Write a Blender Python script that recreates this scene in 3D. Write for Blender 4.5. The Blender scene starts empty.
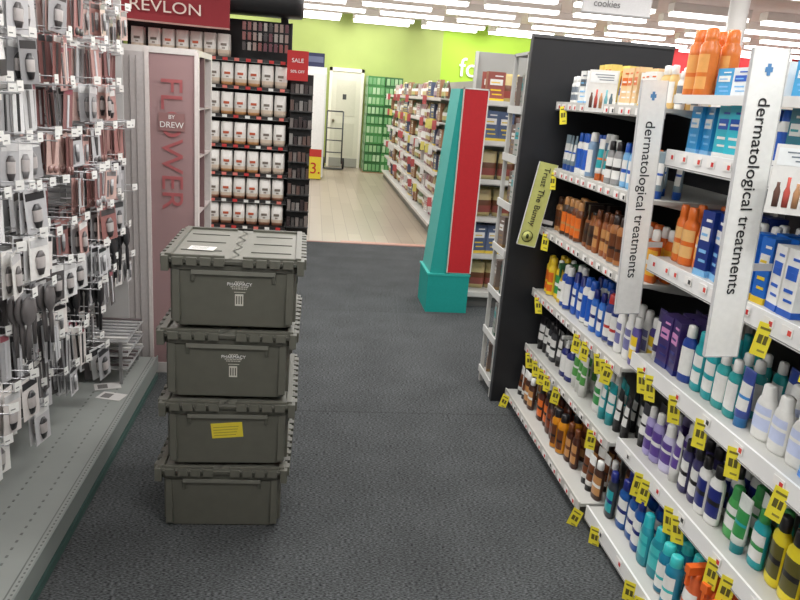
import bpy, math, random
from mathutils import Vector, Matrix
rnd=random.Random(7)
S=bpy.context.scene
try:
    S.view_settings.view_transform='Standard'
except Exception: pass
def lin(c):
    o=[]
    for v in c[:3]:
        v=v/255.0
        o.append(v/12.92 if v<=.04045 else ((v+.055)/1.055)**2.4)
    return tuple(o)+(1.0,)
# ---------------------------------------------------------------- materials
def newmat(name):
    m=bpy.data.materials.new(name);m.use_nodes=True
    nt=m.node_tree;return m,nt,nt.nodes['Principled BSDF']
def attr_mat(name,rough=.4,spec=.5,noise=.0,metal=0,bump=0,nscale=60):
    m,nt,b=newmat(name)
    a=nt.nodes.new('ShaderNodeAttribute');a.attribute_name='Col'
    b.inputs['Roughness'].default_value=rough
    b.inputs['Specular IOR Level'].default_value=spec
    b.inputs['Metallic'].default_value=metal
    tc=nt.nodes.new('ShaderNodeTexCoord');n=nt.nodes.new('ShaderNodeTexNoise')
    n.inputs['Scale'].default_value=nscale;n.inputs['Detail'].default_value=4
    nt.links.new(tc.outputs['Object'],n.inputs['Vector'])
    mr=nt.nodes.new('ShaderNodeMapRange');mr.inputs['To Min'].default_value=1-noise;mr.inputs['To Max'].default_value=1+noise
    nt.links.new(n.outputs['Fac'],mr.inputs['Value'])
    mx=nt.nodes.new('ShaderNodeVectorMath');mx.operation='SCALE'
    nt.links.new(a.outputs['Color'],mx.inputs[0]);nt.links.new(mr.outputs[0],mx.inputs['Scale'])
    nt.links.new(mx.outputs[0],b.inputs['Base Color'])
    if bump:
        bp=nt.nodes.new('ShaderNodeBump');bp.inputs['Strength'].default_value=bump;bp.inputs['Distance'].default_value=.002
        nt.links.new(n.outputs['Fac'],bp.inputs['Height']);nt.links.new(bp.outputs[0],b.inputs['Normal'])
    return m
M_goods=attr_mat('glossy_packaging',.3,.5,.1)
M_card=attr_mat('printed_card',.6,.3,.08)
M_shelf=attr_mat('powder_coated_steel',.45,.4,.06,nscale=8)
M_tote=attr_mat('tote_plastic',.38,.5,.12,bump=.15,nscale=25)
M_metal=attr_mat('chrome_wire',.3,.5,.02,metal=.6)
def solid(name,c,rough=.5,noise=.06,scale=6,bump=0,metal=0):
    m,nt,b=newmat(name)
    tc=nt.nodes.new('ShaderNodeTexCoord');n=nt.nodes.new('ShaderNodeTexNoise')
    n.inputs['Scale'].default_value=scale;n.inputs['Detail'].default_value=5
    nt.links.new(tc.outputs['Object'],n.inputs['Vector'])
    r=nt.nodes.new('ShaderNodeValToRGB');l=lin(c)
    r.color_ramp.elements[0].position=.3;r.color_ramp.elements[1].position=.7
    r.color_ramp.elements[0].color=tuple(max(0,x*(1-noise)) for x in l[:3])+(1,)
    r.color_ramp.elements[1].color=tuple(min(1,x*(1+noise)) for x in l[:3])+(1,)
    nt.links.new(n.outputs['Fac'],r.inputs[0]);nt.links.new(r.outputs[0],b.inputs['Base Color'])
    b.inputs['Roughness'].default_value=rough;b.inputs['Metallic'].default_value=metal
    if bump:
        bp=nt.nodes.new('ShaderNodeBump');bp.inputs['Strength'].default_value=bump;bp.inputs['Distance'].default_value=.004
        nt.links.new(n.outputs['Fac'],bp.inputs['Height']);nt.links.new(bp.outputs[0],b.inputs['Normal'])
    return m
M_black=solid('black_ink',(30,30,32),.6)
M_white=solid('white_ink',(235,235,232),.6)
M_lime=solid('olive_lime_paint',(150,164,92),.7,.05,2)
M_lime2=solid('bright_lime_paint',(150,186,52),.7,.04,2)
M_red=solid('red_wall_paint',(205,50,55),.6,.04,2)
M_wallw=solid('off_white_paint',(215,212,208),.8,.04,2)
M_ceil=solid('ceiling_tile_paint',(225,214,214),.9,.05,3)
M_gold=solid('gold_ink',(235,215,205),.5)
# carpet
m,nt,b=newmat('charcoal_loop_carpet');M_carpet=m
tc=nt.nodes.new('ShaderNodeTexCoord')
n1=nt.nodes.new('ShaderNodeTexNoise');n1.inputs['Scale'].default_value=190;n1.inputs['Detail'].default_value=3
mp=nt.nodes.new('ShaderNodeMapping');mp.inputs['Scale'].default_value=(.45,1.5,1)
nt.links.new(tc.outputs['Object'],mp.inputs[0]);nt.links.new(mp.outputs[0],n1.inputs['Vector'])
n2=nt.nodes.new('ShaderNodeTexNoise');n2.inputs['Scale'].default_value=3.5;n2.inputs['Detail'].default_value=6
nt.links.new(tc.outputs['Object'],n2.inputs['Vector'])
r1=nt.nodes.new('ShaderNodeValToRGB');r1.color_ramp.elements[0].position=.35;r1.color_ramp.elements[1].position=.68
r1.color_ramp.elements[0].color=lin((36,38,39));r1.color_ramp.elements[1].color=lin((102,105,106))
nt.links.new(n1.outputs['Fac'],r1.inputs[0])
mr=nt.nodes.new('ShaderNodeMapRange');mr.inputs['From Min'].default_value=.3;mr.inputs['From Max'].default_value=.7;mr.inputs['To Min'].default_value=.84;mr.inputs['To Max'].default_value=1.1
nt.links.new(n2.outputs['Fac'],mr.inputs['Value'])
sp=nt.nodes.new('ShaderNodeSeparateXYZ');nt.links.new(tc.outputs['Object'],sp.inputs[0])
ma=nt.nodes.new('ShaderNodeMath');ma.operation='MODULO';ma.inputs[1].default_value=1.83
ad=nt.nodes.new('ShaderNodeMath');ad.operation='ADD';ad.inputs[1].default_value=10.98-3.45
nt.links.new(sp.outputs['Y'],ad.inputs[0]);nt.links.new(ad.outputs[0],ma.inputs[0])
lt=nt.nodes.new('ShaderNodeMath');lt.operation='LESS_THAN';lt.inputs[1].default_value=.012;nt.links.new(ma.outputs[0],lt.inputs[0])
ml=nt.nodes.new('ShaderNodeMath');ml.operation='MULTIPLY_ADD';ml.inputs[1].default_value=-.22;ml.inputs[2].default_value=1;nt.links.new(lt.outputs[0],ml.inputs[0])
mm=nt.nodes.new('ShaderNodeMath');mm.operation='MULTIPLY';nt.links.new(mr.outputs[0],mm.inputs[0]);nt.links.new(ml.outputs[0],mm.inputs[1])
vm=nt.nodes.new('ShaderNodeVectorMath');vm.operation='SCALE'
nt.links.new(r1.outputs[0],vm.inputs[0]);nt.links.new(mm.outputs[0],vm.inputs['Scale']);nt.links.new(vm.outputs[0],b.inputs['Base Color'])
b.inputs['Roughness'].default_value=.95;b.inputs['Specular IOR Level'].default_value=.1
bp=nt.nodes.new('ShaderNodeBump');bp.inputs['Strength'].default_value=.5;bp.inputs['Distance'].default_value=.004
nt.links.new(n1.outputs['Fac'],bp.inputs['Height']);nt.links.new(bp.outputs[0],b.inputs['Normal'])
# wood floor
m,nt,b=newmat('pale_wood_plank_floor');M_wood=m
tc=nt.nodes.new('ShaderNodeTexCoord');br=nt.nodes.new('ShaderNodeTexBrick')
mp=nt.nodes.new('ShaderNodeMapping');mp.inputs['Rotation'].default_value=(0,0,math.pi/2)
nt.links.new(tc.outputs['Object'],mp.inputs[0]);nt.links.new(mp.outputs[0],br.inputs['Vector'])
br.inputs['Scale'].default_value=1;br.inputs['Brick Width'].default_value=1.2;br.inputs['Row Height'].default_value=.15
br.inputs['Mortar Size'].default_value=.003;br.inputs['Bias'].default_value=0
br.inputs['Color1'].default_value=lin((160,148,130));br.inputs['Color2'].default_value=lin((143,130,113));br.inputs['Mortar'].default_value=lin((110,96,80))
nt.links.new(br.outputs['Color'],b.inputs['Base Color']);b.inputs['Roughness'].default_value=.3
def emis(name,c,s):
    m=bpy.data.materials.new(name);m.use_nodes=True;nt=m.node_tree
    nt.nodes.remove(nt.nodes['Principled BSDF']);e=nt.nodes.new('ShaderNodeEmission')
    e.inputs[0].default_value=lin(c);e.inputs[1].default_value=s
    nt.links.new(e.outputs[0],nt.nodes['Material Output'].inputs[0]);return m
M_tube=emis('fluorescent_tube_glow',(255,252,250),6)
m,nt,b=newmat('pink_tinted_acrylic');M_acr=m
b.inputs['Base Color'].default_value=lin((182,150,150));b.inputs['Roughness'].default_value=.12
b.inputs['Alpha'].default_value=.7
# ---------------------------------------------------------------- mesh builder
W=(225,225,222)
class MB:
    def __init__(s): s.v=[];s.f=[];s.c=[];s.sm=[];s.M=Matrix.Identity(4)
    def add(s,vs,fs,cs,sm=False,M=None):
        T=s.M@M if M is not None else s.M
        o=len(s.v)
        for p in vs: s.v.append(tuple(T@Vector(p)))
        for i,f in enumerate(fs):
            s.f.append(tuple(o+k for k in f));s.c.append(cs[i] if isinstance(cs,list) else cs);s.sm.append(sm)
    def box(s,x0,x1,y0,y1,z0,z1,c,M=None,front=None):
        vs=[(x0,y0,z0),(x1,y0,z0),(x1,y1,z0),(x0,y1,z0),(x0,y0,z1),(x1,y0,z1),(x1,y1,z1),(x0,y1,z1)]
        fs=[(0,3,2,1),(4,5,6,7),(0,1,5,4),(1,2,6,5),(2,3,7,6),(3,0,4,7)]
        cs=[c]*6
        if front: cs=[c,c,c,c,c,front]
        s.add(vs,fs,cs,False,M)
    def loft(s,rings,seg=12,M=None,sm=True,exp=2.0):
        vs=[];fs=[];cs=[]
        for (rx,ry,z,c,l) in rings:
            for k in range(seg):
                a=2*math.pi*(k+.5)/seg;ca,sa=math.cos(a),math.sin(a)
                vs.append((rx*math.copysign(abs(ca)**(2/exp),ca),ry*math.copysign(abs(sa)**(2/exp),sa),z))
        for i in range(len(rings)-1):
            for k in range(seg):
                k2=(k+1)%seg;a=2*math.pi*(k+1)/seg
                fs.append((i*seg+k,i*seg+k2,(i+1)*seg+k2,(i+1)*seg+k))
                lab=rings[i][4]
                cs.append(lab if (lab and math.cos(a)<-.25) else rings[i][3])
        fs.append(tuple(range(seg-1,-1,-1)));cs.append(rings[0][3])
        n=(len(rings)-1)*seg;fs.append(tuple(n+k for k in range(seg)));cs.append(rings[-1][3])
        s.add(vs,fs,cs,sm,M)
    def cyl(s,p,q,r,c,seg=8,r2=None):
        p=Vector(p);q=Vector(q);d=q-p;L=d.length
        M=Matrix.Translation(p)@d.to_track_quat('Z','Y').to_matrix().to_4x4()
        r2=r if r2 is None else r2
        s.loft([(r,r,0,c,None),(r2,r2,L,c,None)],seg,M)
    def obj(s,name,mat,parent=None,bevel=0):
        me=bpy.data.meshes.new(name);me.from_pydata(s.v,[],s.f)
        at=me.color_attributes.new('Col','FLOAT_COLOR','CORNER')
        buf=[]
        for poly,c in zip(me.polygons,s.c):
            l=lin(c)
            buf.extend(l*poly.loop_total)
        at.data.foreach_set('color',buf)
        me.polygons.foreach_set('use_smooth',s.sm)
        me.materials.append(mat);me.update()
        o=bpy.data.objects.new(name,me);S.collection.objects.link(o)
        if parent: o.parent=parent
        if bevel:
            b=o.modifiers.new('bevel','BEVEL');b.width=bevel;b.segments=2;b.limit_method='ANGLE'
        return o
def empty(name,loc=(0,0,0)):
    o=bpy.data.objects.new(name,None);S.collection.objects.link(o);return o
def text(name,body,size,M,mat,parent=None,ext=.0006,align='CENTER',sx=1):
    c=bpy.data.curves.new(name,'FONT');c.body=body;c.size=size;c.extrude=ext;c.align_x=align;c.align_y='CENTER'
    c.materials.append(mat);o=bpy.data.objects.new(name,c);S.collection.objects.link(o)
    if parent:o.parent=parent
    o.matrix_world=M@Matrix.Diagonal((sx,1,1,1));return o
T=Matrix.Translation
def R(a,ax): return Matrix.Rotation(math.radians(a),4,ax)
def jit(c,a=10):
    d=rnd.uniform(-a,a);return tuple(min(255,max(0,v+d)) for v in c)
def desat(c,k=.25,g=.97):
    m=sum(c)/3;return tuple(g*(v*(1-k)+m*k) for v in c)
# ---------------------------------------------------------------- room
def slab(name,x0,x1,y0,y1,z0,z1,mat):
    mb=MB();mb.box(x0,x1,y0,y1,z0,z1,W);return mb.obj(name,mat)
XL,XR,YB,YF,ZC=-4.5,12,-2.5,16.3,3.2
slab('floor_carpet',XL,XR,YB,7.85,-.05,0,M_carpet)
slab('floor_wood',XL,XR,7.85,YF,-.05,0,M_wood)
slab('ceiling',XL,XR,YB,YF,ZC,ZC+.05,M_ceil)
slab('wall_left',XL-.1,XL,YB,YF,0,ZC,M_wallw)
slab('wall_right',XR,XR+.1,YB,YF,0,ZC,M_red)
slab('wall_back',XL,XR,YB-.1,YB,0,ZC,M_wallw)
slab('wall_far',XL,2.7,YF,YF+.1,0,ZC,M_lime)
slab('wall_far_lime',2.7,6.3,YF,YF+.1,0,ZC,M_lime2)
slab('wall_far_red',6.3,XR,YF,YF+.1,0,ZC,M_red)
slab('trim_1',XL,7,7.83,7.87,0,.006,solid('floor_transition_strip',(150,112,100),.5))  # seam trim; its reddish tint paints in some of the floor glow
slab('floor_glow_strip',.35,1.3,7.9,7.97,0,.002,solid('painted_red_floor_glow',(186,140,122),.5,.15,30))  # thin coloured strip painting in the reddish glow on the floor, no tape
text('wall_lettering','food',.56,T((3.62,YF-.03,2.3))@R(90,'X'),M_white,ext=.01)
# door
d=empty('door_1')
mb=MB()
YD=YF-.004
mb.box(.36,.98,YD-.05,YD,0.01,2.03,(206,204,186))
for zz in ((.25,.95),(1.1,1.85)):
    mb.box(.46,.88,YD-.056,YD-.05,zz[0],zz[1],(196,194,176))
mb.box(.30,.36,YD-.07,YD,0,2.1,(226,222,206));mb.box(.98,1.04,YD-.07,YD,0,2.1,(226,222,206));mb.box(.30,1.04,YD-.07,YD,2.03,2.1,(226,222,206))
mb.cyl((.42,YD-.11,1),(.42,YD-.05,1),.03,(120,110,90));mb.box(.36,.98,YD-.06,YD-.05,0.01,.2,(150,150,140))
mb.box(.6,.68,YD-.062,YD-.056,1.45,1.56,(70,70,70))
mb.obj('door_leaf',M_card,d)
# ceiling lights
tubes=MB();house=MB()
for y in (-1,1.3,3.6,6,8.4,10.7,11.85,13,14.15,15.3,16.05):
    for i in range(-2,7):
        x=.72+i*1.45+(.4 if y in (11.85,14.15) else 0)
        if x<XL+.3 or x>XR-1.5: continue
        house.box(x,x+1.2,y-.1,y+.1,3.08,3.2,(235,232,228))
        tubes.box(x+.02,x+1.18,y-.08,y+.08,3.03,3.079,W)
house.obj('ceiling_light_housings',M_shelf);tubes.obj('fluorescent_tubes',M_tube)
for y in (.5,3.0,5.5,8.4,10.9,13.4,15.4):
    for x in (-1.6,.8,3.4,7.5):
        l=bpy.data.lights.new('ceiling_lamp','AREA');l.shape='RECTANGLE';l.size=1.3;l.size_y=.5;l.energy=41 if y<6 else (42 if y<8 else 34)
        l.color=(1,.985,.96)
        o=bpy.data.objects.new('ceiling_lamp',l);S.collection.objects.link(o);o.location=(x,y,3.0)
# ---------------------------------------------------------------- products
def label_stripes(mb,M,x,w,z0,h,c1,c2):
    mb.box(x-.0012,x,-w*.36,w*.36,z0+h*.55,z0+h*.75,c1,M)
    mb.box(x-.0018,x-.0012,-w*.2,w*.3,z0+h*.62,z0+h*.66,c2,M)
    mb.box(x-.0012,x,-w*.3,w*.3,z0+h*.36,z0+h*.41,c2,M)
    mb.box(x-.0012,x,-w*.36,w*.2,z0+h*.22,z0+h*.26,c2,M)
    mb.box(x-.0012,x,-w*.36,w*.1,z0+h*.84,z0+h*.88,c1,M)
def product(mb,kind,x,y,z,w,h,c,c2,c3,ang=0):
    M=T((x,y,z))@R(ang,'Z');r=w/2;N=None
    if kind=='can':
        mb.loft([(r*.96,r*.96,0,(150,150,150),N),(r,r,.006,c,N),(r,r,h*.12,c,c2),(r,r,h*.3,c,c3),(r,r,h*.36,c,c2),(r,r,h*.62,c,N),(r,r,h*.74,c,N),(r*.7,r*.7,h*.8,c3,N),(r*.72,r*.72,h*.82,c3,N),(r*.66,r*.66,h*.98,c3,N),(r*.5,r*.5,h,c3,N)],12,M)
    elif kind=='bottle':
        t=r*.58
        mb.loft([(t*.9,r*.9,0,c,N),(t,r,h*.04,c,N),(t,r,h*.14,c,c2),(t,r,h*.34,c,c3),(t,r,h*.42,c,c2),(t,r,h*.62,c,N),(t*.95,r*.92,h*.72,c,N),(t*.7,r*.55,h*.79,c3,N),(t*.75,r*.6,h*.8,c3,N),(t*.7,r*.55,h*.98,c3,N),(t*.55,r*.4,h,c3,N)],12,M,exp=2.4)
    elif kind=='fat':
        t=r*.55
        mb.loft([(t*.9,r*.88,0,c,N),(t,r*.95,h*.05,c,N),(t,r,h*.2,c,c2),(t,r,h*.42,c,c3),(t,r*.98,h*.48,c,c2),(t,r*.92,h*.62,c,N),(t*.9,r*.7,h*.74,c,N),(t*.85,r*.58,h*.76,c3,N),(t*.8,r*.54,h*.97,c3,N),(t*.6,r*.4,h,c3,N)],14,M,exp=2.2)
    elif kind=='pump':
        t=r*.75
        mb.loft([(t,r,0,c,N),(t,r,h*.12,c,c2),(t,r,h*.28,c,c3),(t,r,h*.34,c,c2),(t,r,h*.55,c,N),(t*.9,r*.85,h*.64,c,N),(t*.4,r*.35,h*.7,c3,N),(t*.4,r*.35,h*.78,c3,N),(t*.15,r*.15,h*.79,c3,N),(t*.15,r*.15,h*.92,c3,N)],12,M,exp=2.6)
        mb.box(-r*1.1,r*.4,-r*.22,r*.22,h*.92,h,c3,M)
    elif kind=='trigger':
        t=r*.7
        mb.loft([(t,r,0,c,N),(t,r,h*.1,c,c2),(t,r,h*.3,c,c3),(t,r,h*.36,c,c2),(t*.9,r*.85,h*.55,c,N),(t*.5,r*.45,h*.72,c,N),(t*.5,r*.45,h*.78,c3,N),(t*.5,r*.45,h*.86,c3,N)],12,M,exp=2.4)
        mb.box(-r*1.0,r*.8,-r*.35,r*.35,h*.86,h,c3,M);mb.box(-r*.95,-r*.65,-r*.15,r*.15,h*.66,h*.86,c3,M)
    elif kind=='tube':
        mb.loft([(r*.62,r*.7,0,c3,N),(r*.62,r*.7,h*.16,c3,N),(r*.66,r*.85,h*.17,c,N),(r*.62,r*.9,h*.3,c,c2),(r*.5,r*.93,h*.5,c,c3),(r*.45,r*.94,h*.55,c,c2),(r*.3,r*.97,h*.76,c,N),(r*.06,r,h*.97,c,N),(r*.05,r,h,c,N)],12,M)
    elif kind=='box':
        t=min(r,.03)
        mb.box(-t,t,-r,r,0,h,c,M);label_stripes(mb,M,-t,w,0,h,c2,c3)
        mb.box(-t-.001,t,-r-.0008,r+.0008,h*.0,h*.1,c3,M)
    elif kind=='bag':
        t=.03
        mb.loft([(t*.8,r*.9,0,c,N),(t,r,h*.15,c,c2),(t*1.05,r,h*.4,c,c3),(t*.9,r,h*.6,c,N),(t*.2,r*.95,h*.92,c,N),(t*.15,r,h,c,N)],10,M,exp=3)
def row(mb,x0,y0,y1,z,items,depth=2,gap=.003,dx=.07,hs=1.0,ds=0):
    y=y1-.01;i=0
    while y>y0+.02:
        kind,w,h,c,c2,c3,n=items[i%len(items)];i+=1
        c,c2,c3=desat(c,ds),desat(c2,ds),desat(c3,ds)
        push=rnd.choice([0,0,0,.015])
        for k in range(n):
            if y-w<y0: break
            for dd in range(depth):
                if dd>0 and rnd.random()<.1: continue
                if dd==0 and rnd.random()<.03: continue
                product(mb,kind,x0+.028+w*.45+push+dd*max(dx,w+.008)+rnd.uniform(0,.014),y-w/2,z,w,h*hs*(1+rnd.uniform(-.01,.01)),jit(c,6),c2,c3,rnd.uniform(-14,14))
            y-=w+gap+rnd.uniform(0,.003)
        y-=rnd.uniform(0,.008)
    return mb
def shelf_unit(name,M,Wd,depth,levels,height,lipc=(205,205,200),shc=(190,190,185),backc=(60,60,62),basex=-.08,lip=.035,inset=None,mat=None,backz=None):
    mb=MB();mb.M=M
    mb.box(depth,depth+.02,0,Wd,0,backz or height,backc)
    for i,z in enumerate(levels):
        xf=basex if i==0 else (inset[i] if inset else 0)
        mb.box(xf,depth,0,Wd,z-.014,z,shc)
        mb.box(xf-.008,xf,0,Wd,z-lip,z+.006,lipc)
        mb.box(xf-.010,xf-.008,0,Wd,z-lip+.004,z-lip+.007,(150,150,148))
        if i>0:
            for yy in (.012,Wd-.018):
                vs=[(xf+.03,yy,z-.015),(depth,yy,z-.015),(depth,yy,z-.075),(xf+.12,yy,z-.03)]
                mb.add(vs+[(a,b+.005,c) for a,b,c in vs],[(0,1,2,3),(7,6,5,4),(0,4,5,1),(1,5,6,2),(2,6,7,3),(3,7,4,0)],shc)
    mb.box(basex+.03,depth,0,Wd,0,levels[0]-.014,(90,90,88))
    for yy in (0,Wd-.02): mb.box(depth-.03,depth,yy,yy+.02,0,height,shc)
    return mb.obj(name,mat or M_shelf)
def stickers(mb,x,y0,y1,z,cols,dens=14,h=.026):
    n=int((y1-y0)*dens)
    for i in range(n):
        y=y0+(i+rnd.uniform(.1,.5))*(y1-y0)/n
        c=rnd.choice(cols)
        mb.box(x-.0115,x-.010,y,y+.045,z-.03,z-.03+h,(236,234,230))
        mb.box(x-.0122,x-.0114,y+.004,y+.018,z-.026,z-.012,c)
YEL=(232,218,62)
def tag(mb,x,y,z,ang=35,w=.042,h=.085,c=YEL,tilt=0):
    M=T((x,y,z))@R(ang,'Z')@R(tilt,'X')
    mb.box(-.0006,.0006,-w/2,w/2,-h,0,c,M)
    mb.box(-.0014,-.0006,-w*.34,w*.34,-h*.2,-h*.13,(120,112,50),M)
    mb.box(-.0014,-.0006,-w*.3,w*.3,-h*.62,-h*.36,(96,90,44),M)
    mb.box(-.002,-.0014,-w*.06,w*.0,-h*.62,-h*.36,c,M)
    mb.box(-.0014,-.0006,-w*.36,w*.1,-h*.86,-h*.8,(150,140,60),M)
# ---- right gondola
FX=1.21;NX=1.235
zl_far=[.08,.35,.665,1.0,1.31,1.63]
zl_near=[.08,.383,.738,1.114,1.49]
shelf_unit('shelving_unit',T((FX,2.46,0)),1.17,.5,zl_far,1.66,backc=(44,44,46),lipc=(200,198,192))
near=shelf_unit('shelving_unit',T((NX,1.22,0)),1.22,.475,zl_near,1.7,backc=(70,70,72),lipc=(232,232,230),lip=.055)
mb=MB();mb.box(1.225,1.5,1.22,2.44,1.662,1.672,(205,205,202));mb.box(1.218,1.225,1.22,2.44,1.65,1.678,(225,225,222))
mb.obj('top_shelf',M_shelf,near)
shelf_unit('shelving_unit',T((NX,-.02,0)),1.22,.475,zl_near,1.7,backc=(70,70,72),lipc=(232,232,230),lip=.055)
mb=MB();mb.box(1.05,1.78,3.64,3.665,0.0,1.93,(30,31,34))
mb.box(1.045,1.05,3.635,3.67,0,1.93,(52,53,56));mb.box(1.045,1.78,3.635,3.67,1.93,1.945,(70,70,72))
mb.obj('gondola_end_panel',M_shelf)
or_,br_,yl,bl,nv,wh,gr,te,pu,bk,tan=(226,112,38),(110,62,34),(240,205,50),(36,92,190),(34,44,120),(236,236,232),(60,150,80),(40,164,172),(96,70,150),(34,32,34),(196,140,84)
lb=(130,188,232)
mb=MB()
row(mb,FX,2.47,3.6,1.63,[('bottle',.045,.13,wh,(120,130,140),wh,3),('box',.05,.15,wh,(90,100,110),lb,2),('tube',.05,.14,wh,bl,wh,2),('box',.045,.17,(240,215,120),or_,wh,3),('tube',.05,.15,wh,bl,wh,2),('box',.05,.15,(236,200,150),or_,wh,3),('box',.045,.13,wh,or_,yl,3),('bottle',.055,.15,(225,190,120),wh,wh,2)],2)
mb.obj('skincare_boxes',M_goods)
mb=MB()
row(mb,FX,2.47,3.6,1.31,[('tube',.05,.17,(130,150,160),wh,bl,3),('bottle',.055,.19,wh,bl,bl,3),('can',.05,.2,(120,150,180),wh,wh,2),('tube',.05,.18,wh,te,or_,2),('bottle',.055,.18,(150,150,150),wh,bk,2),('bottle',.055,.18,lb,wh,bl,2),('tube',.05,.17,or_,wh,wh,2)],2)
mb.obj('skincare_tubes',M_goods)
mb=MB()
row(mb,FX,2.47,3.6,1.0,[('bottle',.06,.17,tan,br_,(90,60,40),2),('can',.055,.19,(70,50,40),or_,tan,2),('can',.055,.19,br_,or_,tan,2),('trigger',.07,.2,(150,86,40),(60,36,22),(40,30,26),2),('bottle',.06,.19,(150,84,44),tan,br_,3),('can',.06,.2,(170,110,60),br_,(50,34,28),2),('can',.055,.2,or_,yl,or_,2),('bottle',.06,.2,or_,(240,180,60),wh,2)],2)
mb.obj('tanning_oil_bottles',M_goods)
mb=MB()
row(mb,FX,2.47,3.6,.665,[('can',.05,.2,yl,or_,yl,2),('bottle',.06,.2,yl,gr,wh,1),('trigger',.07,.2,yl,wh,(60,110,70),1),('can',.05,.21,(30,70,160),wh,wh,2),('fat',.07,.2,bl,wh,nv,2),('can',.055,.21,wh,bl,bl,2),('bottle',.06,.19,(50,110,200),wh,nv,2),('can',.055,.21,(40,60,130),wh,(200,60,60),2),('fat',.07,.2,wh,(120,120,170),wh,2),('bottle',.06,.19,(90,80,150),yl,wh,2)],2)
mb.obj('sunscreen_bottles',M_goods)
mb=MB()
row(mb,FX,2.47,3.6,.35,[('tube',.055,.18,bk,wh,bk,2),('bottle',.06,.19,(60,62,66),wh,bk,2),('tube',.055,.18,(90,90,90),wh,bk,2),('pump',.065,.2,nv,wh,wh,2),('tube',.055,.19,wh,(90,160,80),wh,3),('fat',.075,.18,wh,gr,wh,2),('tube',.055,.18,te,wh,te,2)],2)
mb.obj('lotion_tubes',M_goods)
mb=MB()
row(mb,FX-.08,2.47,3.6,.08,[('tube',.055,.16,wh,br_,bk,2),('bottle',.06,.17,(70,44,34),tan,wh,2),('tube',.055,.17,wh,(120,100,70),bk,1),('bottle',.065,.18,(70,34,24),or_,bk,2),('fat',.075,.17,(80,40,26),(130,60,30),(40,24,20),2),('can',.055,.19,(214,140,30),br_,bk,2),('bottle',.06,.18,(70,36,24),tan,br_,3)],3)
mb.obj('bronzer_bottles',M_goods)
mb=MB()
row(mb,NX,.9,2.42,1.49,[('box',.085,.155,(36,140,200),wh,lb,2),('box',.07,.16,(50,190,210),bl,wh,2),('box',.08,.15,(26,110,200),wh,te,1),('can',.05,.155,wh,bl,bl,2),('box',.07,.16,(24,120,140),wh,te,3)],2)
mb.obj('sunscreen_boxes',M_goods)
mb=MB()
for yy in (2.40,2.33):
    for xx in (1.258,1.33): product(mb,'can',xx,yy+rnd.uniform(-.003,.003),1.672,.062,.215,(214,116,46),(236,170,96),(222,120,48),rnd.uniform(-20,20))
mb.obj('orange_spray_cans',M_goods)
mb=MB()
for k,yy in enumerate((2.23,2.14,2.05,1.96,1.84,1.72,1.58)):
    product(mb,'box',1.30,yy,1.672,.082,.09 if k<3 else .1,[(70,160,210),(226,230,232),(50,180,200),(222,222,218)][k%4],wh if k%2==0 else bl,lb,rnd.uniform(-4,4))
mb.obj('blue_and_white_cartons',M_goods)
mb=MB()
row(mb,NX,.9,2.42,1.114,[('bottle',.065,.2,or_,(240,190,120),or_,2),('fat',.075,.18,or_,(236,170,90),wh,1),('box',.06,.21,(30,56,130),wh,lb,2),('bottle',.06,.2,(34,54,140),wh,wh,2),('box',.05,.19,(36,110,205),wh,yl,2),('box',.06,.18,wh,bl,bl,2),('tube',.055,.2,lb,wh,wh,2),('box',.07,.2,wh,te,te,2),('bottle',.06,.21,te,wh,wh,2),('box',.06,.2,(236,240,240),bl,lb,4)],3)
mb.obj('sun_care_packages',M_goods)
mb=MB()
row(mb,NX,.9,2.42,.738,[('tube',.055,.19,(60,50,100),wh,wh,1),('box',.07,.19,(60,44,102),(220,150,200),nv,2),('bottle',.06,.2,(40,70,150),wh,wh,1),('bottle',.065,.2,te,wh,te,2),('bottle',.06,.18,(50,160,160),wh,wh,2),('tube',.06,.18,(60,80,160),wh,(60,140,210),1),('fat',.078,.165,wh,(200,210,240),wh,3),('box',.075,.14,lb,wh,(80,140,220),3),('fat',.078,.17,wh,bl,wh,2),('tube',.06,.19,wh,bl,(60,140,220),3),('bottle',.06,.2,(60,150,215),wh,wh,3)],3)
mb.obj('face_lotion_packages',M_goods)
mb=MB()
row(mb,NX,.9,2.42,.383,[('tube',.055,.17,(60,60,64),wh,bk,1),('bottle',.055,.19,(170,160,210),pu,wh,2),('fat',.07,.18,(210,205,235),pu,wh,1),('tube',.055,.18,wh,pu,wh,1),('bottle',.06,.19,(60,56,100),wh,bk,2),('bottle',.06,.2,wh,nv,bk,2),('fat',.07,.17,(80,170,90),wh,gr,1),('tube',.06,.18,(225,232,225),gr,te,1),('bottle',.06,.18,te,wh,gr,1),('bottle',.07,.21,(236,216,44),(96,90,40),bk,9)],3)
mb.obj('body_lotion_bottles',M_goods)
mb=MB()
row(mb,NX-.08,.9,2.42,.08,[('bottle',.065,.19,(50,54,60),te,nv,1),('bottle',.065,.2,(26,80,150),wh,nv,3),('fat',.075,.19,(36,140,155),(70,190,190),te,2),('can',.06,.18,(26,120,150),wh,(60,190,190),2),('trigger',.075,.2,(220,108,60),wh,(235,110,46),3),('bottle',.06,.18,(160,64,40),wh,or_,3),('bottle',.065,.2,(236,214,40),bk,bk,3)],4)
mb.obj('after_sun_bottles',M_goods)
mb=MB();cr=[(200,50,50),(220,80,70),(60,60,60),(200,60,60)]
for z in zl_far: stickers(mb,FX if z>.1 else FX-.08,2.48,3.6,z,cr)
for z in zl_near: stickers(mb,NX if z>.1 else NX-.08,1.0,2.43,z,cr,12 if z>1 else 5)
mb.obj('price_stickers',M_card,near)
mb=MB()
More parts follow.
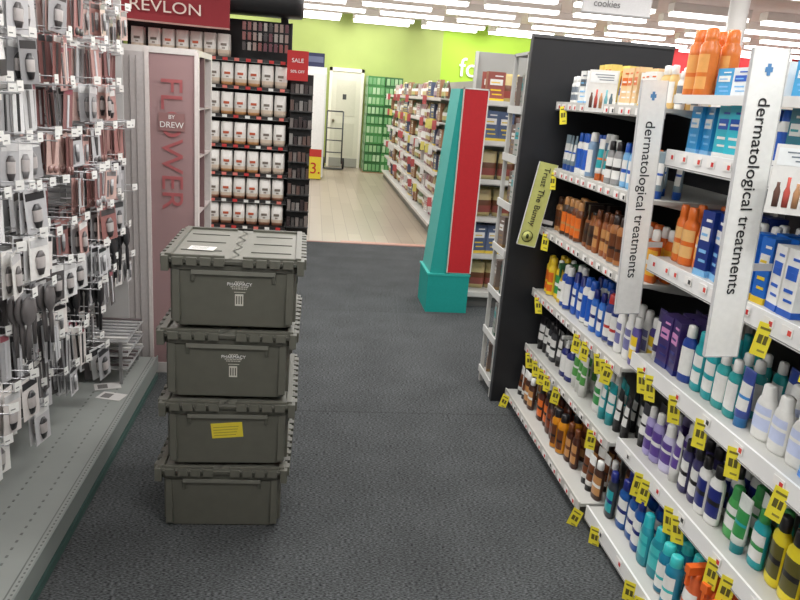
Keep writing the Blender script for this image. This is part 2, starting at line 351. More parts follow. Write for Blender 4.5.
for z,ys in ((1.63,(3.5,)),(1.31,(3.52,)),(.665,(3.5,2.9,2.8,2.66,2.6,2.54)),(.35,(3.52,3.4,3.28,3.2,3.05,2.6)),(1.0,(3.5,))):
    for y in ys: tag(mb,FX-.014,y,z-.015,rnd.uniform(25,60),tilt=rnd.uniform(-12,12))
for y in (3.55,2.42): tag(mb,FX-.1,y,.075,50,tilt=15)
for z,ys in ((.738,(2.33,2.26,2.08,1.9,1.72,1.5)),(.383,(2.2,2.15,1.98,1.93,1.7,1.62)),(1.114,(1.7,1.5,1.38)),(1.49,(1.5,))):
    for y in ys: tag(mb,NX-.014,y,z-.02,rnd.uniform(25,60),tilt=rnd.uniform(-10,10),h=.095)
for y in (2.3,1.98,1.9): tag(mb,NX-.1,y,.075,45)
mb.obj('yellow_price_tags',M_card,near)
def vsign(name,x0,x1,y,z0,z1,body,size,tilt,face,ink,logo=True,tz=0,sx=1):
    e=empty(name);cx=(x0+x1)/2;cz=(z0+z1)/2;w=x1-x0;h=z1-z0
    P=T((cx,y,cz))@R(tilt,'Y')
    mb=MB();mb.M=P
    mb.box(-w/2,w/2,-.003,.003,-h/2,h/2,face)
    mb.box(-w/2-.002,-w/2,-.006,.006,-h/2,h/2,(200,200,200));mb.box(w/2,w/2+.002,-.006,.006,-h/2,h/2,(200,200,200))
    mb.box(-w/2,w/2,-.006,.006,-h/2-.003,-h/2,(190,190,190))
    if logo:
        mb.box(-.010,.010,-.0045,-.003,h*.43,h*.445,(90,140,190));mb.box(-.0045,.0045,-.0046,-.003,h*.42,h*.455,(90,140,190))
    mb.box(w/2,w/2+.06,.0,.004,-h*.2,-h*.2+.02,(180,180,180))
    mb.obj('sign_board',M_card,e)
    text('sign_text',body,size,P@T((0,-.0045,tz))@R(90,'X')@R(-90,'Z'),ink,e,sx=sx)
    return e
vsign('hanging_aisle_sign',1.12,1.212,2.452,.89,1.72,'dermatological treatments',.05,-2.6,(240,240,236),M_black,tz=.0,sx=1.05)
vsign('hanging_aisle_sign',1.085,1.18,1.77,.975,1.785,'dermatological treatments',.046,-2.3,(240,240,236),M_black,tz=.03,sx=1.05)
e=vsign('cruelty_free_sign',1.09,1.185,3.53,.915,1.34,'Trust The Bunny',.044,9,(190,194,116),M_black,False,tz=.04)
mb=MB();mb.M=T((1.105,3.526,.965))
mb.loft([(.03,.03,0,(60,70,40),None),(.03,.03,.001,(60,70,40),None)],16,R(90,'X'));mb.loft([(.026,.026,.0011,(190,194,116),None),(.026,.026,.002,(190,194,116),None)],16,R(90,'X'))
mb.loft([(.008,.013,.0021,(60,70,40),None),(.008,.013,.003,(60,70,40),None)],10,R(90,'X'))
mb.obj('bunny_seal',M_card,e)
def promo(x,y,z,w,h,ang):
    mb=MB();M=T((x,y,z))@R(ang,'Z')
    mb.box(-.001,.001,-w/2,w/2,0,h,(228,228,224),M)
    mb.box(-.0018,-.001,-w*.45,w*.45,h*.7,h*.95,(236,240,240),M)
    for q in range(3): mb.box(-.0024,-.0018,-w*.35,w*(.3-.08*q),h*(.88-.06*q),h*(.9-.06*q),(120,130,140),M)
    for k,c in enumerate(((90,110,120),(120,180,190),(200,150,110),(200,90,80),(110,80,70))):
        yy=-w*.4+k*w*.17
        mb.loft([(.002,w*.055,0,c,None),(.002,w*.06,h*.22,c,None),(.002,w*.03,h*.3,c,None),(.002,w*.03,h*(.36+.08*(k%2)),(230,230,230),None)],6,M@T((-.001,yy+w*.06,h*.1)))
    mb.obj('promo_card',M_card)
promo(1.19,3.02,1.6,.12,.17,60)
promo(1.19,1.66,1.39,.13,.17,62)
# ---- endcap behind black panel
mb=MB()
EY0,EY1=3.69,3.96
for x in (1.05,1.75):
    for y in (EY0,EY1-.02): mb.box(x,x+.02,y,y+.02,0,1.86,(186,186,182))
lv=[.08,.33,.58,.83,1.08,1.33,1.58]
for z in lv: mb.box(1.05,1.77,EY0,EY1,z-.015,z,(180,180,176));mb.box(1.042,1.05,EY0,EY1,z-.02,z+.02,(205,205,202))
mb.box(1.05,1.77,EY0,EY1,1.85,1.865,(190,190,186));mb.box(1.2,1.22,EY0,EY1,0.09,1.85,(90,90,92))
mb.obj('endcap_rack',M_shelf)
mb=MB()
for z in lv:
    row(mb,1.04,EY0+.02,EY1-.01,z,[('box',.06,.17,(120,104,96),wh,(150,120,80),1),('box',.07,.18,(170,170,166),te,(70,110,90),1),('bag',.08,.17,(160,150,120),(90,110,60),br_,1),('box',.06,.16,(90,80,76),wh,(160,90,60),1)],1)
mb.obj('endcap_packages',M_goods)
# ---- teal / red display y 5.35
mb=MB()
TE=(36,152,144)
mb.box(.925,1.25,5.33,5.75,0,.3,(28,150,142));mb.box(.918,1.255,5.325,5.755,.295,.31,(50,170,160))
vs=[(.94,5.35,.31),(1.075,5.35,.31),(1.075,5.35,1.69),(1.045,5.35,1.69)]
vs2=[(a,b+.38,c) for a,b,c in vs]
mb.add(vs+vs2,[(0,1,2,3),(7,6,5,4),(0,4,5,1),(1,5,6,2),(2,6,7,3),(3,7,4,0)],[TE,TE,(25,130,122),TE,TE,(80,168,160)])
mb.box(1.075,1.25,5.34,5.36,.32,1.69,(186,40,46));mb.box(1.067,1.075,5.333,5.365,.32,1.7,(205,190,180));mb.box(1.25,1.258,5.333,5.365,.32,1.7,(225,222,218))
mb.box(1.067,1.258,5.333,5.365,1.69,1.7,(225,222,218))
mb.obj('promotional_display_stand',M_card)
MF=T((2.9,5.6,0))@R(90,'Z')
shelf_unit('grocery_shelving_unit',MF,1.62,.45,[.12,.42,.72,1.02,1.32,1.62],2.0,backc=(150,150,146))
mb=MB();mb.M=MF
foods=[('box',.14,.22,(150,80,70),wh,yl,1),('bag',.15,.22,(190,170,110),(150,70,60),br_,2),('box',.12,.23,(80,100,140),wh,yl,2),('bag',.15,.2,(110,74,60),(200,170,130),wh,1),('can',.08,.15,(80,120,90),wh,(180,180,180),3),('box',.1,.2,(205,200,190),(180,100,80),gr,2)]
for z in [.12,.42,.72,1.02,1.32]: row(mb,0,.02,1.6,z,foods[rnd.randrange(3):]+foods,2,ds=.2)
row(mb,0,.02,1.6,1.62,foods,2)
mb.obj('grocery_packages',M_goods)
MC=T((1.46,8.6,0))
snk=shelf_unit('snack_shelving_unit',MC,6.2,.45,[.14,.44,.74,1.04,1.34,1.62],1.85,backc=(150,148,142),lipc=(205,200,194),basex=-.03)
mb=MB();mb.M=MC
sn=[('bag',.16,.2,(150,80,76),(200,180,120),wh,2),('bag',.15,.22,(190,165,100),(150,80,70),wh,2),('box',.13,.2,(80,90,120),wh,yl,2),('bag',.16,.21,(110,80,110),(180,150,160),wh,2),('box',.12,.22,(170,120,84),wh,br_,2),('bag',.17,.2,(100,124,84),(190,180,110),wh,2),('bag',.16,.2,(110,76,60),tan,wh,2),('box',.14,.18,(205,196,190),(180,80,100),wh,2),('bag',.15,.2,(176,110,130),wh,wh,2)]
for i,z in enumerate([.14,.44,.74,1.04,1.34,1.62]): row(mb,0,.02,6.18,z,sn[i:]+sn[:i],1,ds=.15)
mb.obj('snack_packages',M_goods)
mb=MB()
for i in range(46):
    y=8.6+i*.135;z=rnd.choice([.42,.72,1.02,1.32,1.6]);mb.box(1.40,1.452,y,y+.004,z-.07,z+.04,rnd.choice([(210,200,110),(215,215,210),(180,90,90)]))
mb.obj('shelf_flags',M_card,snk)
# ---- soda case stack
mb=MB()
for r_ in range(10):
    for c_ in range(2):
        for d_ in range(2):
            x=1.08+c_*.36+rnd.uniform(-.006,.006);y=15.42+d_*.4;z=.02+r_*.195
            g=rnd.choice([(50,110,56),(66,134,70),(44,98,50)])
            mb.box(x,x+.35,y,y+.39,z,z+.19,g)
            for q in range(4):
                mb.box(x+.02+q*.083,x+.08+q*.083,y-.003,y,z+.03,z+.16,rnd.choice([(150,190,140),(110,165,110),(170,200,160)]))
            mb.box(x-.003,x,y+.03,y+.34,z+.03,z+.16,(120,160,116))
mb.box(1.06,1.82,15.4,16.22,0,.02,(140,110,80))
mb.obj('soda_case_stack',M_goods)
# ---- refrigerator
mb=MB()
mb.box(-.75,.2,13.6,14.4,.05,2.0,(214,216,214));mb.box(-.72,.17,13.56,13.6,.12,1.9,(232,234,232));mb.box(-.3,-.28,13.555,13.56,.12,1.9,(120,120,120))
mb.cyl((-.34,13.52,.8),(-.34,13.52,1.3),.012,(120,120,120));mb.cyl((-.24,13.52,.8),(-.24,13.52,1.3),.012,(120,120,120))
for x in (-.7,.12):
    for y in (13.65,14.3): mb.box(x,x+.04,y,y+.04,0,.05,(40,40,40))
mb.obj('white_refrigerator',M_goods,bevel=.006)
mb=MB();mb.box(-.4,.15,13.7,14.1,2.001,2.24,(44,48,74));mb.box(-.38,.13,13.695,13.7,2.08,2.18,(90,96,120));mb.obj('storage_carton',M_card)
# ---- hand truck
mb=MB();G=(60,62,64)
for x in (.28,.62): mb.cyl((x,15.7,.12),(x,15.82,1.2),.016,G)
mb.cyl((.28,15.82,1.2),(.62,15.82,1.2),.016,G)
for z in (.35,.6,.85): mb.cyl((.28,15.7+.1*z,z),(.62,15.7+.1*z,z),.012,G)
mb.box(.26,.64,15.5,15.7,.02,.035,G)
for x in (.22,.64):
    mb.M=T((x,15.78,.12))@R(90,'Y');mb.loft([(.12,.12,0,(24,24,24),None),(.12,.12,.04,(24,24,24),None)],16);mb.loft([(.05,.05,-.004,(150,60,50),None),(.05,.05,.044,(150,60,50),None)],12);mb.M=Matrix.Identity(4)
mb.obj('hand_truck',M_shelf)
# ---- black cosmetics display
MD=T((-.27,8.1,0))@R(90,'Z')
lvD=[.1,.38,.67,.97,1.28,1.58,1.86]
disp=shelf_unit('cosmetics_display_unit',MD,1.75,.42,lvD,2.28,backc=(24,24,26),lipc=(40,38,38),shc=(34,34,36))
mb=MB();mb.M=MD
for z in lvD:
    y=.03;k=0
    while y<1.6:
        if z>1.8 and y<.55: y+=.2;continue
        w=.13;k+=1
        base=(226,222,216)
        pic=(206,150,100) if (k//3)%2 else (190,176,160)
        if z<.5: pic=(170,120,96)
        for d_ in range(2):
            M=T((.035+d_*.1+rnd.uniform(0,.01),y+w/2,z+.001))@R(rnd.uniform(-6,6),'Z')
            c=jit(base,5)
            mb.loft([(.03,w*.45,0,c,pic),(.042,w*.49,.035,c,(214,196,176)),(.046,w*.5,.07,c,None),(.045,w*.5,.14,c,None),(.034,w*.49,.17,c,None),(.008,w*.47,.215,c,None),(.006,w*.48,.23,c,None)],10,M,exp=3)
            mb.box(-.051,-.046,-w*.22,w*.24,.11,.135,(190,90,60) if (k//3)%2 else (120,110,100),M)
            mb.box(-.05,-.046,-w*.1,w*.12,.08,.095,(150,140,130),M)
        y+=w+.01+(.03 if k%6==0 else 0)
mb.obj('snack_pouches',M_goods)
mb=MB();mb.M=MD
for z in lvD:
    xx=-.09 if z==.1 else -.012
    for k in range(14):
        y=.05+k*.12;mb.box(xx-.006,xx,y,y+.05,z-.03,z+.0,rnd.choice([(225,225,220),(215,120,110),(195,60,60)]))
mb.obj('shelf_price_tags',M_card,disp)
mb=MB();mb.M=MD
for z in (1.98,2.08,2.18):
    for k in range(9):
        y=.03+k*.055
        mb.box(.02,.03,y,y+.035,z-.03,z+.05,rnd.choice([(130,70,66),(150,126,118),(60,50,50),(160,150,144),(100,50,60)]))
        mb.cyl((.02,y+.017,z+.05),(.4,y+.017,z+.05),.003,(120,120,120),6)
mb.obj('lipstick_testers',M_goods,disp)
rk=MB();rk.box(-.26,-.02,8.17,8.5,0,1.75,(34,33,34))
for i in range(9):
    z=.1+i*.18
    rk.box(-.265,-.015,8.06,8.17,z,z+.012,(60,60,60))
rko=rk.obj('black_side_rack',M_shelf)
mb=MB()
for i in range(9):
    z=.112+i*.18
    for k in range(5):
        x=-.255+k*.048;mb.box(x,x+.036,8.075,8.12,z,z+rnd.uniform(.08,.12),rnd.choice([(80,76,74),(120,112,108),(60,50,50),(100,80,74),(140,136,132)]))
mb.obj('cosmetic_compacts',M_goods,rko)
e=empty('red_sale_poster')
mb=MB();mb.box(-.3,-.08,8.0,8.006,1.68,1.98,(190,52,52));mb.box(-.19,-.185,8.006,8.1,1.7,1.72,(90,90,90));mb.obj('poster_board',M_card,e)
text('poster_text','SALE',.06,T((-.19,7.997,1.88))@R(90,'X'),M_white,e);text('poster_text','50% OFF',.04,T((-.19,7.997,1.77))@R(90,'X'),M_white,e)
e=empty('yellow_price_sign')
mb=MB();mb.box(-.03,.1,8.05,8.056,.66,.98,(228,204,60));mb.box(-.03,.1,8.048,8.05,.9,.98,(195,60,50));mb.box(-.05,-.03,8.05,8.1,.8,.83,(90,90,90));mb.obj('sign_board',M_card,e)
text('sign_text','3.',.17,T((.035,8.046,.77))@R(90,'X'),solid('red_ink',(190,30,30)),e)
# header
e=empty('cosmetics_header_sign')
mb=MB()
N=16
def arcpt(t): return (-2.3+t*1.42, 7.55+.32*math.sin(t*1.35)) 
for i in range(N):
    a=arcpt(i/N);b=arcpt((i+1)/N)
    for (z0,z1,c,off) in ((2.13,2.40,(150,44,52),0),(2.40,2.415,(190,150,140),-.006),(2.115,2.13,(190,150,140),-.006)):
        vs=[(a[0],a[1]+off,z0),(b[0],b[1]+off,z0),(b[0],b[1]+.05,z0),(a[0],a[1]+.05,z0)];vs+=[(p[0],p[1],z1) for p in vs]
        mb.add(vs,[(0,3,2,1),(4,5,6,7),(0,1,5,4),(1,2,6,5),(2,3,7,6),(3,0,4,7)],c)
mb.obj('header_panel',M_card,e)
text('header_text','REVLON',.15,T((-1.47,7.72,2.26))@R(12,'Z')@R(90,'X'),M_gold,e,sx=1.2)
mb=MB()
mb.loft([(.98,.22,0,(22,22,24),None),(1.0,.24,.02,(22,22,24),None),(1.0,.24,.24,(30,30,32),None),(.98,.22,.27,(44,44,46),None)],24,T((-1.15,8.3,2.32)),exp=5)
mb.box(-.4,-.32,8.54,8.62,0,2.33,(24,24,26));mb.box(-2.1,-2.04,8.3,8.4,0,2.33,(24,24,26))
mb.obj('display_canopy',M_shelf,disp)
# ---- FLOWER end stand
e=empty('cosmetics_end_stand')
mb=MB()
WF=(205,200,196)
mb.box(-1.06,-.855,3.93,3.96,.0,1.72,(190,184,182));mb.box(-1.06,-.6,4.46,4.5,0,1.72,WF)
mb.box(-1.06,-.6,3.93,4.5,1.72,1.75,(215,210,206));mb.box(-1.06,-.6,3.93,4.5,0,.06,WF)
for x in (-.855,-.61): mb.box(x,x+.02,3.925,3.96,0,1.74,(222,214,210))
mb.box(-1.06,-1.045,3.93,4.5,.06,1.72,WF)
for x in (-1.0,-.93,-.9): mb.box(x,x+.004,3.926,3.93,.05,1.7,(160,154,152))
for z in (.3,.6,.9,1.2,1.45): mb.box(-.84,-.6,3.98,4.46,z,z+.01,(190,180,178))
for z in (.3,.6,.9,1.2,1.45):
    for k in range(3): mb.box(-.82+k*.07,-.78+k*.07,4.1,4.14,z+.01,z+.12,rnd.choice([(150,100,96),(165,140,134),(100,70,70)]))
mb.box(-.84,-.6,4.2,4.22,.06,1.72,(130,104,104))
mb.obj('stand_frame',M_goods,e)
mb=MB();mb.box(-.835,-.61,3.935,3.943,.06,1.72,(220,170,165));mb.obj('acrylic_panel',M_acr,e)
M_rose=solid('rose_ink',(170,92,94))
text('panel_text','FLOWER',.155,T((-.73,3.93,1.27))@R(90,'X')@R(-90,'Z'),M_rose,e,sx=1.12)
mb=MB();mb.box(-.79,-.66,3.926,3.928,1.34,1.43,(150,112,110));mb.obj('brand_plate',M_card,e)
text('panel_text','BY',.028,T((-.725,3.924,1.41))@R(90,'X'),M_white,e);text('panel_text','DREW',.042,T((-.725,3.924,1.37))@R(90,'X'),M_white,e)
# ---- left gondola with pegged tools
LX=-.8
mb=MB()
DK=(146,150,146)
mb.box(-1.3,-1.27,.4,3.9,0,2.1,(200,200,200))
mb.box(-1.27,LX,.4,3.84,.10,.125,DK);mb.box(LX-.0,LX+.006,.4,3.84,.055,.135,(130,136,132));mb.box(-1.25,LX-.05,.4,3.82,0,.10,(82,86,84))
mb.box(LX-.05,LX+.003,.4,3.84,0.0,.03,(64,90,84))
mb.box(LX-.028,LX-.024,.4,3.84,.125,.127,(110,114,110))
for k in range(170):
    y=.42+k*.02
    mb.box(LX-.016,LX-.010,y,y+.007,.1251,.1258,(96,100,98))
    if k%2==0: mb.box(LX-.1,LX-.092,y,y+.012,.1251,.1258,(110,112,110));mb.box(LX-.2,LX-.192,y,y+.012,.1251,.1258,(110,112,110))
for y in (.4,1.62,2.84,3.86): mb.box(-1.27,-1.24,y,y+.03,.125,2.1,(180,180,178))
mb.box(-1.27,-.95,3.87,3.885,.13,2.0,(200,198,196))
peg=mb.obj('pegboard_gondola',M_shelf)
tools=MB();hooks=MB()
greys=[(226,226,226),(204,204,206),(182,182,184),(236,234,230),(156,156,158),(232,226,222)]
darks=[(58,58,60),(84,80,80),(112,108,108),(48,48,50),(140,138,138)]
pinks=[(196,156,150),(166,118,114),(212,182,174),(146,106,104),(124,84,82)]
def toolitem(x,y,z,kind,zone,dk):
    M=T((x,y,z))@R(rnd.uniform(-28,6),'Z')@R(rnd.uniform(-6,6),'X')
    cc=jit(rnd.choice(zone),10)
    if kind==0:
        tools.box(-.0008,.0008,-.036,.036,-.13,0,cc,M);tools.box(.0008,.002,-.03,.03,-.026,-.008,dk,M)
        tools.loft([(.003,.007,-.11,(150,150,152),None),(.006,.011,-.07,(190,190,192),None),(.004,.01,-.04,(130,130,132),None)],6,M@T((.006,0,0)))
        tools.box(.0008,.0014,-.026,-.014,-.12,-.045,(120,120,122),M)
    elif kind==1:
        tools.loft([(.006,.009,-.22,dk,None),(.008,.012,-.12,dk,None),(.006,.008,-.1,dk,None),(.012,.026,-.08,dk,None),(.014,.034,-.05,dk,None),(.012,.026,-.01,dk,None),(.004,.01,0,dk,None)],8,M)
        tools.box(-.002,-.0005,-.026,.026,-.06,.01,cc,M)
    elif kind==2:
        tools.box(-.0008,.0008,-.024,.024,-.17,0,cc,M);tools.box(.001,.004,-.006,.004,-.16,-.03,dk if rnd.random()<.5 else (215,215,218),M);tools.box(.0008,.0015,-.02,.02,-.026,-.004,rnd.choice([(236,234,230),(90,90,92),(170,100,110)]),M)
    elif kind==3:
        tools.box(-.0008,.0008,-.048,.048,-.15,0,cc,M);tools.box(.0008,.002,-.042,.042,-.036,-.01,rnd.choice([dk,(236,236,234),(210,210,210)]),M)
        tools.loft([(.004,.012,-.135,dk,None),(.009,.02,-.11,(190,184,182),None),(.009,.022,-.07,dk,None),(.003,.01,-.05,dk,None)],8,M@T((.005,0,0)))
    elif kind==4:
        c=rnd.choice([(180,180,182),(156,122,116),(90,88,88)])
        for s in (-1,1):
            tools.add([(0,s*.004,-.0),(0,s*.012,-.02),(0,s*.003,-.11),(0,s*.0,-.11),(.004,s*.004,0),(.004,s*.012,-.02),(.004,s*.003,-.11),(.004,0,-.11)],[(0,1,2,3),(7,6,5,4),(0,4,5,1),(1,5,6,2),(2,6,7,3)],c,False,M)
            tools.loft([(.014,.011,-.003,c,None),(.014,.011,.003,c,None)],10,M@T((.002,s*.014,-.13))@R(90,'Y'))
        tools.box(-.002,-.001,-.032,.032,-.15,0,cc,M)
    elif kind==5:
        tools.box(-.001,.001,-.05,.05,-.03,0,(236,234,232),M)
        tools.loft([(.008,.04,-.16,(218,216,214),None),(.014,.048,-.12,(232,230,228),None),(.012,.048,-.05,(226,224,222),None),(.002,.048,-.02,(236,234,232),None)],8,M,exp=3)
        tools.box(.014,.016,-.025,.025,-.12,-.07,dk,M)
zrows=[2.04,1.87,1.70,1.53,1.36,1.19,1.03,.87,.71,.55,.40]
for ri,z in enumerate(zrows):
    y=1.25;kindcur=0;cnt=0
    while y<3.84:
        if cnt<=0:
            if z>1.6: kindcur=rnd.choice([5,3,5,4,2,0]) if y<2.9 else rnd.choice([4,2,4,0])
            elif z>.95: kindcur=rnd.choice([0,2,2,3,4,0,3])
            elif z>.6: kindcur=rnd.choice([1,3,2,0,3,2])
            else: kindcur=rnd.choice([1,0,3,0,2])
            if z<.5 and kindcur==1: kindcur=3
            cnt=rnd.randrange(2,5);dkc=rnd.choice(darks);zc=[rnd.choice(greys)]*2+greys[:2]
        cnt-=1
        zone=zc
        if z>1.0 and y>2.9: zone=pinks+greys[1:3]
        elif z<.95: zone=zc+darks[1:2]
        if z<.65 and y>3.4: y+=.1;continue
        L=rnd.uniform(.26,.38)+(.03 if y>3.0 else 0);zz=z+rnd.uniform(-.02,.02)
        hooks.cyl((-1.27,y,zz),(-1.27+L,y,zz),.0028,(190,190,192),6)
        hooks.cyl((-1.27,y,zz+.03),(-1.27+L,y,zz+.03),.002,(190,190,192),6)
        n=rnd.randrange(2,6)
        back=rnd.choice([0,.0,.03,.08])
        for k in range(n):
            toolitem(-1.27+L-.02-back-k*.026,y,zz+.005,kindcur,zone,dkc)
        M=T((-1.27+L,y,zz+.01))@R(rnd.uniform(-35,0),'Z')
        tools.box(0,.0015,-.017,.017,-.004,.028,(242,242,238),M);tools.box(.0015,.002,-.012,.004,.006,.010,(130,130,130),M)
        y+=(.112 if kindcur in (3,5) else .082)+rnd.uniform(0,.014)
tools.obj('hanging_beauty_tools',M_goods,None);hooks.obj('peg_hooks',M_metal,peg)
mb=MB()
for (x,y,a) in ((-.95,3.42,20),(-.9,3.3,-15),(-1.08,2.2,10)):
    M=T((x,y,.1262))@R(a,'Z');mb.box(-.06,.06,-.04,.04,0,.001,(205,203,200),M);mb.box(-.045,.0,-.025,.025,.001,.0014,(120,118,116),M)
mb.obj('fallen_tool_cards',M_card)
mb=MB()
for k in range(3):
    z=.2+k*.07
    mb.box(-1.22,-.86,3.45,3.8,z,z+.006,(170,170,170))
    for q in range(7): mb.cyl((-.86,3.47+q*.05,z+.02),(-1.2,3.47+q*.05,z+.02),.007,rnd.choice([(200,198,194),(150,150,150),(90,80,80)]),6)
mb.box(-1.24,-1.22,3.45,3.8,.126,.42,(180,180,180))
for yy in (3.45,3.79): mb.box(-.9,-.885,yy,yy+.012,.126,.345,(150,150,150))
mb.obj('makeup_brush_tray',M_goods)
# ---------------------------------------------------------------- totes
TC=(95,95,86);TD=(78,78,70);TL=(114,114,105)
def rrect(w,d,r,n=4):
    p=[]
    for (sx,sy,a0) in ((1,1,0),(-1,1,90),(-1,-1,180),(1,-1,270)):
        for k in range(n+1):
            a=math.radians(a0+90*k/n);p.append((sx*(w/2-r)+r*math.cos(a),sy*(d/2-r)+r*math.sin(a)))
    return p
def tote(x,y,z,ang,kind):
    e=empty('storage_tote');P=T((x,y,z))@R(ang,'Z')
    mb=MB();mb.M=P
    n=20
    def ring(w,d,zz): return [(a,b,zz) for a,b in rrect(w,d,.028)]
    prof=[(.385,.44,0),(.40,.455,.004),(.425,.485,.20),(.437,.497,.205),(.437,.497,.222),(.43,.49,.226),(.455,.512,.228),(.455,.512,.238)]
    vs=[];fs=[];cs=[]
    for p in prof: vs+=ring(*p)
    for i in range(len(prof)-1):
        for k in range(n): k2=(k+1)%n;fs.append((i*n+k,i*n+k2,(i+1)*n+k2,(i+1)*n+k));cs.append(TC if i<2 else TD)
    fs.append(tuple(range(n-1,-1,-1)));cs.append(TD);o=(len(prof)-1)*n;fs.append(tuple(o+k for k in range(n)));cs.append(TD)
    mb.add(vs,fs,cs)
    def fy(zz): return -(.455/2+ (zz-.004)*(.485-.455)/2/.196)
    for s in (-1,1):
        for hx in (-.135,.135): 
            mb.box(hx-.006,hx+.006,s*.225-(.022 if s<0 else 0),s*.225+(.022 if s>0 else 0),.165,.225,TD)
        mb.box(-.14,.14,s*.243-.008,s*.243+.012 if s>0 else s*.243+.008,.19,.205,TL)
        for cx in (-.19,.19):
            mb.box(cx-.012,cx+.012,min(s*.225,s*.246),max(s*.225,s*.246),.02,.21,TC)
        for yy in (-.17,-.085,0,.085,.17):
            mb.box(min(s*.195,s*.216),max(s*.195,s*.216),yy-.005,yy+.005,.15,.22,TD)
        for yy in (-.2,.2): mb.box(min(s*.19,s*.213),max(s*.19,s*.213),yy-.012,yy+.012,.02,.21,TC)
    zl=.239;teeth=8;D=.505
    for s in (-1,1):
        pts=[(s*.232,-D/2),(s*.232,D/2)]
        zig=[]
        for k in range(teeth+1):
            yy=D/2-k*D/teeth
            off=.014*(1 if k%2 else -1)
            zig.append((off-s*.0015,yy))
        poly=pts+zig
        nn=len(poly)
        vs=[(a,b,zl) for a,b in poly]+[(a,b,zl+.009) for a,b in poly]
        fs=[tuple(range(nn)),tuple(range(2*nn-1,nn-1,-1))]+[(k,(k+1)%nn,nn+(k+1)%nn,nn+k) for k in range(nn)]
        if s>0: fs=[tuple(reversed(f)) for f in fs]
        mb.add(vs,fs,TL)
        for k in range(9):
            yy=-D/2+.02+k*.053
            mb.box(min(s*.222,s*.243),max(s*.222,s*.243),yy,yy+.032,.216,.252,TD if k%2 else TC)
        mb.box(min(s*.205,s*.225),max(s*.205,s*.225),-D/2+.004,D/2-.004,zl+.009,zl+.02,TC)
        for yy in (-D/2+.002,D/2-.014): mb.box(min(s*.03,s*.205),max(s*.03,s*.205),yy,yy+.012,zl+.009,zl+.018,TC)
        for yy in (-.14,0,.14): mb.box(min(s*.05,s*.19),max(s*.05,s*.19),yy-.004,yy+.004,zl+.009,zl+.012,TD)
        for q in (-1,1):
            for k in range(4):
                a=.03+k*.045
                mb.box(min(s*a,s*(a+.035)),max(s*a,s*(a+.035)),min(q*D/2,q*(D/2+.01)),max(q*D/2,q*(D/2+.01)),.222,.25,TC)
            mb.box(min(s*.212,s*.236),max(s*.212,s*.236),min(q*.235,q*.262),max(q*.235,q*.262),.2,.252,TC)
    mb.obj('tote_body',M_tote,e,bevel=.0015)
    tilt=math.degrees(math.atan2(.015,.196))
    F=P@T((0,fy(.11)-.0012,.11))@R(tilt,'X')
    dm=MB();dm.M=F
    if kind in (0,1):
        for k,(w,zz) in enumerate(((.03,.055),(.06,.037),(.05,.030))):
            q=-w/2
            while q<w/2:
                l=rnd.uniform(.004,.01);dm.box(q+.02,min(q+l,w/2)+.02,-.001,0,zz,zz+.0035,(190,188,178));q+=l+.002
        dm.box(.005,.033,-.001,0,-.03,.012,(205,203,192))
        for q in range(3): dm.box(.009+q*.008,.013+q*.008,-.0016,-.001,-.024,.006,(90,90,80))
        dm.box(.002,.04,-.001,0,.018,.0205,(180,178,166))
    if kind==2:
        dm.box(-.055,.055,-.001,0,-.0,.06,(222,204,66),R(-5,'Y'))
        for q in range(4): dm.box(-.048,.03+.004*q,-.0016,-.001,.010+q*.011,.012+q*.011,(150,138,60),R(-5,'Y'))
    if dm.v: dm.obj('front_decal',M_card,e)
    if kind in (0,1): text('decal_text','PHARMACY',.016,F@T((.02,-.0012,.048))@R(90,'X'),M_white,e)
    if kind==0:
        dm=MB();dm.M=P@T((-.12,-.12,.2515))
        dm.box(-.045,.045,-.03,.03,0,.001,(222,220,214),R(-6,'Z'))
        for q in range(4): dm.box(-.035,.02,-.02+q*.012,-.016+q*.012,.001,.0014,(130,130,130),R(-6,'Z'))
        dm.obj('lid_label',M_card,e)
    return e
SH=.262
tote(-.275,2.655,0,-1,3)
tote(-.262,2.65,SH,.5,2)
tote(-.262,2.655,SH*2,-.5,1)
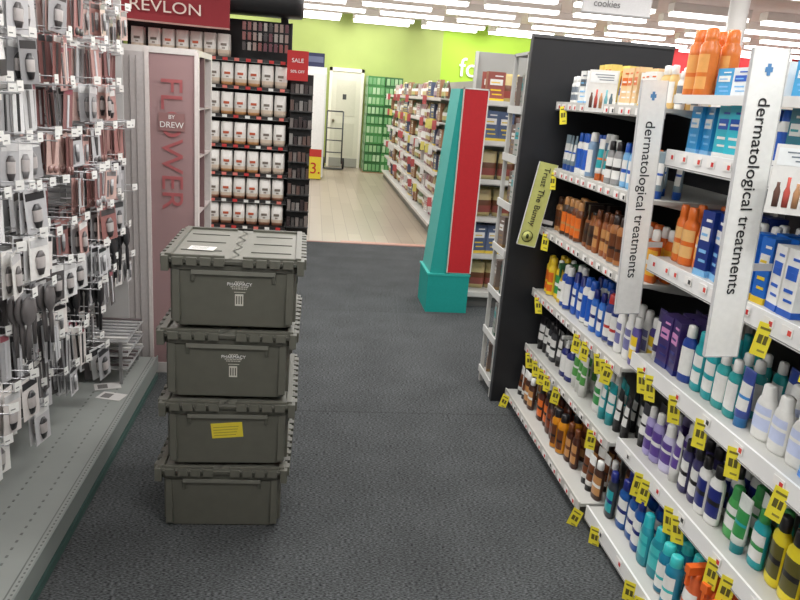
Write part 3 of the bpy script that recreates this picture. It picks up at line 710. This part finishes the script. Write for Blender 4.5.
tote(-.25,2.66,SH*3,.6,0)
# ---------------------------------------------------------------- distant stuff right
mb=MB();mb.cyl((4.0,7.0,0),(4.0,7.0,3.2),.09,(222,220,216),20);mb.cyl((4.0,7,0),(4.0,7,.1),.11,(120,120,120),20);mb.obj('support_column',M_shelf)
e=empty('category_sign')
mb=MB();mb.box(2.45,3.12,7,7.03,2.5,2.85,(226,226,226));mb.box(2.445,3.125,6.995,7.035,2.49,2.502,(170,170,170))
for x in (2.55,3.02): mb.cyl((x,7.015,2.85),(x,7.015,3.2),.004,(150,150,150),6)
mb.obj('sign_board',M_card,e);text('sign_text','cookies',.085,T((2.68,6.99,2.58))@R(90,'X'),solid('grey_ink',(110,110,110)),e)
MG=T((3.6,8.0,0))
shelf_unit('grocery_shelving_unit',MG,7,.45,[.14,.5,.86,1.22,1.58],2.0,backc=(170,168,160))
mb=MB();mb.M=MG
for z in [.14,.5,.86,1.22,1.58]: row(mb,0,.02,6.9,z,foods,1,gap=.02)
mb.obj('grocery_boxes',M_goods)
MG=T((9.5,9.2,0))@R(90,'Z')
shelf_unit('grocery_shelving_unit',MG,4.8,.45,[.14,.5,.86,1.22,1.58],2.0,backc=(200,198,190))
mb=MB();mb.M=MG
for z in [.14,.5,.86,1.22,1.58]: row(mb,0,.02,4.7,z,foods,1,gap=.02)
mb.obj('rear_grocery_boxes',M_goods)  # generic grocery goods rather than cereal, same mix as the shelf before
w=bpy.data.worlds.new('w');S.world=w;w.use_nodes=True;w.node_tree.nodes['Background'].inputs[0].default_value=(.5,.5,.5,1);w.node_tree.nodes['Background'].inputs[1].default_value=.3
cam=bpy.data.cameras.new('camera');co=bpy.data.objects.new('camera',cam);S.collection.objects.link(co)
Xw=Vector((.99075,-.04152,-.12908));Yw=Vector((-.11262,.27822,-.95390));Zw=Vector((.07552,.95960,.27097))
Rm=Matrix((Xw,Yw,Zw));co.matrix_world=T((0,0,1.6))@Rm.to_4x4()
cam.sensor_width=36;cam.lens=720*36/800;cam.clip_start=.02
S.camera=co
